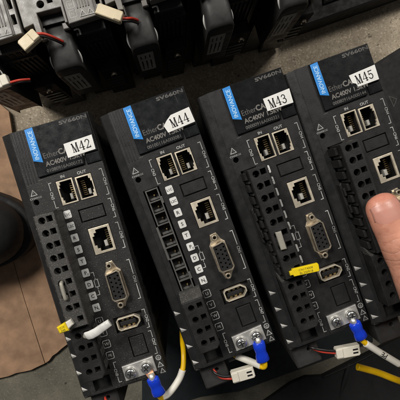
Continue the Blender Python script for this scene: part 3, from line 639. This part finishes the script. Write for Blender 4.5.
# ------------------------------------------------------------------ rear row (local v = 0 is the lower edge of the front, drives run up from it)
RROT = math.radians(15.7); RO = Vector((-93.0, 91.3)); PITCH = 51.0
def rear_proto():
    t = thing('servo_drive', 'x', 'servo drive', (0, 0, 0), RROT, 'servo drives in the rear row')
    m = MB(); m.box(1, -150, 48.5, -4, BASE, -6.5, 'chassis'); m.box(26, -3.99, 48.5, 6, BASE, -24, 'chassis')
    for k in range(6): m.box(29.0 + k * 3.1, 6.01, 30.4 + k * 3.1, 7.2, -58, -28, 'fan_cover', ch=.3)
    m.box(8, -3.99, 25, 2, BASE, -90, 'chassis'); m.done('body', t)
    m = MB(); m.box(27.5, -2, 46.5, 4.8, -23.95, -12, 'fan_cover', ch=.6)
    for k in range(4): m.box(29.2 + k * 4.3, 4.85, 32.0 + k * 4.3, 5.3, -21, -15, 'hole')
    m.done('pin_socket', t)
    # front: left strip, terminal bay, right field with ridges
    m = MB()
    m.plate([(0, -150), (26.2, -150), (26.2, 0), (24.6, 0), (24.6, -9.7), (9.8, -9.7), (9.8, 2.4), (6.4, 1.8), (6.0, -4), (0, -3)],
            [(circ(13.4, -14.2 - 7.6 * k, 2.3, 18), 5) for k in range(5)] + [(rect(17.6, -17.0 - 7.6 * k, 21.0, -13.6 - 7.6 * k), 5) for k in range(5)], -6.4, 0, 'rear_front', 'hole', ch=.3)
    m.plate([(26.6, -150), (49.4, -150), (49.4, 0.4), (26.6, 1.6)], [(rect(45.6, -11.6 - 9.4 * k, 48.2, -5.6 - 9.4 * k), 5) for k in range(5)], -6.4, 0.6, 'rear_front', 'hole', ch=.4)
    for k in range(5): m.box(34.0 + k * 1.7, -90, 34.7 + k * 1.7, -6.0, .6, 1.1, 'rear_front', ch=.2)
    for u in (43.6, 44.6): m.box(u, -80, u + .5, 0.2, .6, 1.3, 'rear_front', ch=.2)
    m.done('front_cover', t)
    m = MB(); z = .66
    for k in range(5):
        v = -3.6 - k * 5.6; m.stroke(rrect(28.6, v - 2.1, 32.8, v + 2.1, .7, 3), .35, z, 'white_print', True)
        m.text(('N', 'W', 'V', 'U', 'C')[k], 30.7, v, 1.7, z + .01, 'white_print')
    for u in (36.6, 41.2):
        p = [(u, -4.4), (u + 2.0, -0.9), (u - 2.0, -0.9)]; m.stroke(p, .4, z + .4, 'white_print', True); m.text('!', u, -2.0, 1.5, z + .42, 'white_print')
    m.done('printed_legend', t)
    # rounded fan cover bulging out below the front, then a vertical face with the rating label
    m = MB(); i = m.mi('fan_cover')
    prof = [(-3.9, -9), (6, -9.2), (14, -9.8), (20, -11.2), (22.2, -12.6), (22.7, -14.5), (22.8, -26), (22.8, -82), (-3.9, -82)]
    rows = [[m.V(u, v, z - dz) for v, z in prof] for u, dz in ((7.0, 9), (7.4, 4), (8.6, 1.4), (11, .2), (15, 0), (21, 0), (23.0, .4), (24.4, 1.6), (25.2, 4), (25.5, 9))]
    n = len(prof)
    for a, b in zip(rows, rows[1:]):
        for k in range(n): m.face([a[k], a[(k + 1) % n], b[(k + 1) % n], b[k]], i, k < 6)
    m.face(rows[0], i); m.face(rows[-1], i)
    m.box(6.4, -3, 10.5, 4.0, -10, -6.6, 'rear_front', ch=.4); m.box(21.5, -3, 25.5, 1.0, -9.4, -6.6, 'rear_front', ch=.4)
    fc = m.done('fan_cover', t)
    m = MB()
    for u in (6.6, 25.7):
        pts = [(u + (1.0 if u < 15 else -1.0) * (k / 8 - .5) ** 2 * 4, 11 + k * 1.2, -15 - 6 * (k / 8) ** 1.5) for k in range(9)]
        m.tube(pts, lambda f: .1 + .62 * math.sin(PI * f), 'white_wire_and_glint', 8, 2)  # white slivers modelled as the glints on the cover's rounded edges
    m.tube([(27.2, 1.6, -10), (30.2, 2.0, -9), (30.4, 5.4, -10)], .6, 'white_wire_and_glint', 6, 3)  # small bracket, its glint put into the white colour
    m.done('fan_glints_and_clip', t)
    i0 = 22.95
    m = MB(); i = m.mi('rear_label'); j = m.mi('ink')
    def wallq(u0, u1, z0, z1, mi, off): m.face([m.V(u0, off, z0), m.V(u1, off, z0), m.V(u1, off, z1), m.V(u0, off, z1)], mi)
    wallq(9.5, 20.6, -67, -26, i, i0)
    for k in range(3):
        u = 11.2 + k * 3.1
        for q, ln in enumerate((7, 12, 9)): wallq(u + q * .05, u + .8 + .3 * (q % 2), -31 - q * 11.5 - ln, -31 - q * 11.5, j, i0 + .08)
    m.done('rating_label', t)
    m = MB(); m.box(30, 6.05, 46, 15.5, -118, -62, 'case', ch=.8)
    for k in range(4): m.box(31, 15.55, 44, 16.4, -112 + k * 8, -109 + k * 8, 'emboss')
    m.done('brake_terminal', t)
    m = MB(); m.tube([(39, 15, -70), (39, 18.6, -70)], 2.4, 'brass', 10, 0); m.tube([(39, 18.6, -70), (39, 18.9, -70)], 1.4, 'hole', 8, 0)
    m.done('terminal_screw', t)
    return t
rear_labels = ['grey drive in the rear row, leftmost, cut off by the corner of the photo', 'grey drive in the rear row with a white plug hanging at its lower left corner',
    'grey drive in the rear row with a cream plug lying across its front', 'dark drive in the rear row standing above the M44 drive',
    'dark drive in the rear row showing a lighter label, at its right end above M43']
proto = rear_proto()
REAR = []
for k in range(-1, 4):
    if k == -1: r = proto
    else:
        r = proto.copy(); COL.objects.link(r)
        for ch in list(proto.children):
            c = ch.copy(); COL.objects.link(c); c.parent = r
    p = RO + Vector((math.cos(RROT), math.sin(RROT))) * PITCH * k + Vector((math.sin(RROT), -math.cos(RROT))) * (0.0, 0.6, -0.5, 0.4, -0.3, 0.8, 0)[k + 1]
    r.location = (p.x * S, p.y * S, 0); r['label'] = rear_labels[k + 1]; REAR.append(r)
fan_lead(REAR[1], [(-72.5, 88.6, -8), (-77, 89.4, -2), (-81.5, 90.2, 1), (-86.2, 90.0, 1.6)], [(-72.5, 87.4, -9), (-77, 88.2, -3), (-81.5, 89.0, 0), (-86.6, 88.6, 1.4)], (-90.0, 85.6), PI + 0.74, 11.8, 7.2, -1, 'cream')
fan_lead(REAR[2], [(-26.2, 102.6, -8), (-29, 101.4, -2), (-31.5, 100.2, 1), (-35.6, 99.8, 2.0)], [(-26.2, 101.2, -9), (-29, 100.0, -3), (-31.5, 99.0, 0), (-36.0, 98.6, 1.4)], (-42.2, 102.4), PI - 0.33, 15.4, 6.6, -.4, 'cream')
fan_lead(REAR[0], [(-96, 67, -16), (-99, 66, -13), (-102, 65, -11), (-106, 63.5, -10)], [(-96, 66, -17), (-99, 65, -14), (-102, 64, -12), (-106, 62.5, -11)], (-114.5, 62.8), PI + .38, 14, 7.4, -14, 'nylon')

# ------------------------------------------------------------------ cardboard, mats, case, shoe
def card(poly, zf):
    """thick sheet whose rim lifts slightly"""
    m = MB(); i = m.mi('card'); e = m.mi('card_edge'); n = len(poly)
    top = [m.V(x, -y, zf(x, y)) for x, y in poly]; bot = [m.V(x, -y, zf(x, y) - 4.2) for x, y in poly]
    m.face(top, i); m.face(bot[::-1], e)
    for k in range(n): m.face([top[k], top[(k + 1) % n], bot[(k + 1) % n], bot[k]], e)
    bmesh.ops.triangulate(m.bm, faces=[f for f in m.bm.faces if len(f.verts) > 4])
    return m
cb = thing('cardboard_sheet', 'creased brown cardboard sheet with a torn edge beside the M42 drive', 'cardboard', (-150, -60, FLOOR))
zt = lambda x, y: FLOOR + 7.6
inv = Matrix.Translation((150 * S, 60 * S, -FLOOR * S))
pa = [(-182, 82), (-171, 72.5), (-167.5, 48), (-130, 40), (-117.5, 27), (-72, -131), (-122, -169)] + [(-126.5, -173.2), (-131, -176.2), (-134.5, -181), (-138.4, -183.6)] + [(-158, -118), (-184, -22), (-205, 70)]
pb = [(-205.4, 70), (-184.4, -22.2), (-158.45, -118.2), (-138.95, -184.0), (-147, -187.6), (-153, -190.6), (-160, -192.0), (-168, -193.4), (-176, -196.6), (-186, -198.6), (-200, -203), (-420, -225), (-420, 190), (-230, 120)]
for p in (pa, pb):
    o = card(p, zt).done('flap', cb); o.matrix_parent_inverse = inv
m = MB(); m.prism([(-40, 60), (205, 60), (205, 168.5), (124.9, 196.5), (62, 218.4), (20.3, 223.5), (-40, 240)], FLOOR + 3.05, FLOOR + 5.6, 'mat')
tag(m.done('foam_mat'), 'thin dark navy foam mat lying on the floor below the M44 drive', 'mat')
m = MB(); m.prism([(40, 262), (96, 224), (116, 210), (132, 203.5), (150, 203), (260, 150), (420, 150), (420, 420), (40, 420)], FLOOR + 3.05, FLOOR + 9, 'rubber')
m.tube([(178, 190, FLOOR + 8.6), (171, 216, FLOOR + 9.2), (165, 236, FLOOR + 8.8), (156, 262, FLOOR + 9)], lambda f: 1.6 + 1.2 * math.sin(9 * f), 'rubber', 8); m.tube([(150, 204, FLOOR + 8.8), (180, 191, FLOOR + 9.4), (215, 174, FLOOR + 9)], 1.3, 'rubber', 8)
tag(m.done('rubber_sheet'), 'black rubber sheet on the floor under the loose yellow cable end', 'mat')
case = thing('plastic_case', 'matt black plastic case with a raised triangle right of the M45 drive', 'case', (200, 70, BASE))
inv = Matrix.Translation((-200 * S, -70 * S, -BASE * S))
m = MB(); m.prism([(150, -92.4), (240, -148.6), (275, -60), (172, -10)], BASE, -90, 'case', ch=1.0); o = m.done('shell', case); o.matrix_parent_inverse = inv
m = MB(); k_ = 1.3125; m.stroke([(133.9 * k_, -56.2 * k_), (138.9 * k_, -54.6 * k_), (137.2 * k_, -49.6 * k_)], .6, -89.9, 'emboss', True); m.text('!', 136.8 * k_, -53.4 * k_, 2.8, -89.9, 'emboss', .4); o = m.done('embossed_triangle', case); o.matrix_parent_inverse = inv

m = MB(); m.prism([(112, -150.5), (420, -262), (470, -420), (60, -400), (104, -190)], FLOOR + .1, -154, 'case', ch=2); m.prism([(140, -175), (400, -270), (420, -380), (120, -370)], -154.1, -150, 'case', ch=1.5)  # added black box, its dark colour stands for shade on the floor
tag(m.done('added_shade_box'), 'added black box in place of floor shade past the right end of the rear row', 'box')
# toe of a black shoe standing on the cardboard
def shoe():
    t = thing('shoe', 'toe of a black shoe standing on the cardboard at the edge of the photo', 'shoe', (-230, -45, FLOOR + 7.6))
    inv = Matrix.Translation((230 * S, 45 * S, -(FLOOR + 7.6) * S))
    def outline(k, grow=0.0):                     # plan of a sole, toe pointing right
        out = []
        for j in range(64):
            a = 2 * PI * j / 64; ca, sa = math.cos(a), math.sin(a)
            x = 140 * math.copysign(abs(ca) ** 0.85, ca); w = (47 if x > 0 else 47 - 11 * (min(1, -x / 120))) 
            y = w * math.copysign(abs(sa) ** 0.78, sa)
            out.append((-283 + (x + grow * ca), -45 + (y + grow * sa)))
        return out
    z0 = FLOOR + 7.7
    m = MB(); i = m.mi('rubber')
    rows = []
    for g, z in ((-2, z0), (1, z0 + 3), (1.5, z0 + 20), (0.5, z0 + 24), (-3.0, z0 + 24.2)): rows.append([m.V(x, -y, z) for x, y in outline(0, g)])
    for a, b in zip(rows, rows[1:]):
        for k in range(64): m.face([a[k], a[(k + 1) % 64], b[(k + 1) % 64], b[k]], i, True)
    m.face(rows[0][::-1], i); m.face(rows[-1], i); o = m.done('sole', t); o.matrix_parent_inverse = inv
    m = MB(); i = m.mi('rubber'); rows = []
    for f, z in ((.955, 24.3), (.975, 32), (.965, 42), (.92, 53), (.83, 62), (.68, 68), (.42, 72), (.15, 73)):
        rows.append([m.V(-283 + (x + 283) * f, -(-45 + (y + 45) * f), z0 + z + max(0, (-300 - x)) * 0.22 * (z - 24) / 49) for x, y in outline(0)])
    for a, b in zip(rows, rows[1:]):
        for k in range(64): m.face([a[k], a[(k + 1) % 64], b[(k + 1) % 64], b[k]], i, True)
    m.face(rows[0][::-1], i); m.face(rows[-1], i); o = m.done('upper', t); o.matrix_parent_inverse = inv
shoe()

# ------------------------------------------------------------------ the hand: thumb over the M45 drive, fingers curled beside it
def loft(m, secs, side0, n=20, mat='skin'):
    """secs: (x, y, z, half width, half height); world millimetres, y up"""
    i = m.mi(mat); rings = []; P = [Vector(s[:3]) for s in secs]
    for k, s in enumerate(secs):
        t = (P[min(k + 1, len(P) - 1)] - P[max(k - 1, 0)]).normalized()
        sd = Vector(side0); sd = (sd - t * sd.dot(t)).normalized(); up = sd.cross(t)
        rings.append([m.V(*(lambda w_: (w_.x, -w_.y, w_.z))(P[k] + sd * math.cos(2 * PI * j / n) * s[3] + up * math.sin(2 * PI * j / n) * s[4])) for j in range(n)])
    for a, b in zip(rings, rings[1:]):
        for k in range(n): m.face([a[k], a[(k + 1) % n], b[(k + 1) % n], b[k]], i, True)
    m.face(rings[0], i); m.face(rings[-1], i)
A = Vector((0.40, -0.917)); TIP = Vector((113.2, -6.6)); AS = (0.917, 0.40)
def thumb_axis(s):                                 # slight bend at the joint
    p = TIP + A * min(s, 34)
    if s > 34: p = p + Vector((0.38, -0.925)) * (s - 34)
    return p
PROFILE = [(-.4, 1.8, 1.2, 24.4), (.1, 4.6, 2.8, 24.6), (1.4, 7.3, 4.8, 24.9), (4, 9.2, 6.3, 25.2), (7.5, 10.2, 7.2, 25.6), (12, 10.4, 7.8, 26), (17, 10.6, 8.3, 26.4), (23, 10.5, 8.7, 26.9),
           (30, 10.9, 9.4, 27.6), (35, 11.1, 9.8, 28), (42, 10.6, 9.5, 28.2), (52, 10.9, 9.9, 28), (64, 12.4, 11, 27), (78, 15, 13, 25), (92, 17.5, 16, 22), (108, 18, 17, 20), (122, 14, 14, 18)]
m = MB()
secs = []
for s, a, b, z in PROFILE:
    p = thumb_axis(s); secs.append((p.x + max(0, s - 60) * .35, p.y, z, a, b))
loft(m, secs, (0.917, 0.40, 0))
# palm and wrist
loft(m, [(203, -74, 6, 8, 30), (200, -82, 8, 13, 40), (196, -100, 12, 16, 43), (190, -122, 15, 18, 42), (186, -142, 17, 19, 36), (188, -158, 18, 21, 31), (196, -180, 20, 22, 29), (214, -215, 26, 24, 32), (240, -262, 34, 27, 37), (268, -310, 40, 30, 40)], (0.2, 0.1, 1))
for k, (x0, y0, z0, L_, r) in enumerate(((196, -84, 34, 74, 8.6), (203, -78, 15, 80, 9.0), (206, -79, -5, 75, 8.6), (205, -86, -23, 60, 7.4))):
    q = Vector((x0, y0, z0)); pts = []; ang = 1.85 + .05 * k; seg = (.44, .31, .25); bend = (0.0, 0.45, 0.4)
    prev = q - Vector((math.cos(ang), math.sin(ang), 0)) * 16; pts.append((*prev, r * .9, r * .9))
    for sI in range(3):
        ang += bend[sI]
        for f in (0.0, .5):
            p = q + Vector((math.cos(ang), math.sin(ang), 0)) * L_ * seg[sI] * f
            pts.append((*p, r * (1.02 - .1 * sI - (.06 if f else 0)), r * (1.0 - .1 * sI - (.06 if f else 0))))
        q = q + Vector((math.cos(ang), math.sin(ang), 0)) * L_ * seg[sI]
    pts += [(*q, r * .66, r * .62), (*(q + Vector((math.cos(ang), math.sin(ang), 0)) * 2.6), r * .25, r * .25)]
    loft(m, pts, (0, 0, 1), 14)
hand = m.done('person')
rm = hand.modifiers.new('remesh', 'REMESH'); rm.mode = 'VOXEL'; rm.voxel_size = 0.0009; rm.use_smooth_shade = True
sm = hand.modifiers.new('smooth', 'SMOOTH'); sm.factor = 0.6; sm.iterations = 9
tag(hand, 'bare hand of a person with the thumb over the M45 drive', 'hand')
# thumbnail: a thin curved shell following the thumb's back
import bisect
def prof_at(s):
    for k in range(len(PROFILE) - 1):
        a, b = PROFILE[k], PROFILE[k + 1]
        if a[0] <= s <= b[0]:
            f = (s - a[0]) / (b[0] - a[0]); return [a[q] + (b[q] - a[q]) * f for q in (1, 2, 3)]
    return PROFILE[-1][1:]
m = MB(); i = m.mi('nail'); NS, NT = 20, 20; grid = []; S0, S1 = 2.3, 16.0
for a in range(NS + 1):
    row = []
    for b in range(NT + 1):
        t = b / NT * 2 - 1
        end = S1 - 3.4 * t ** 4; st = S0 + 2.6 * t * t
        s = st + (end - st) * a / NS
        w, h, zc = prof_at(max(1.2, s)); wn = 9.2 * min(1, 0.88 + s * .01)
        x = t * min(wn, w * .93); zz = zc + h * math.sqrt(max(0.02, 1 - (x / w) ** 2)) * .985 + .22 * (1 - (a / NS) ** 8) - .12 * abs(t) ** 3
        p = thumb_axis(s); row.append(m.V(p.x + .917 * x, -(p.y + .40 * x), zz))
    grid.append(row)
for a in range(NS):
    for b in range(NT): m.face([grid[a][b], grid[a][b + 1], grid[a + 1][b + 1], grid[a + 1][b]], i, True)
nail = m.done('thumbnail', hand)
so = nail.modifiers.new('thickness', 'SOLIDIFY'); so.thickness = 0.0005; so.offset = -1
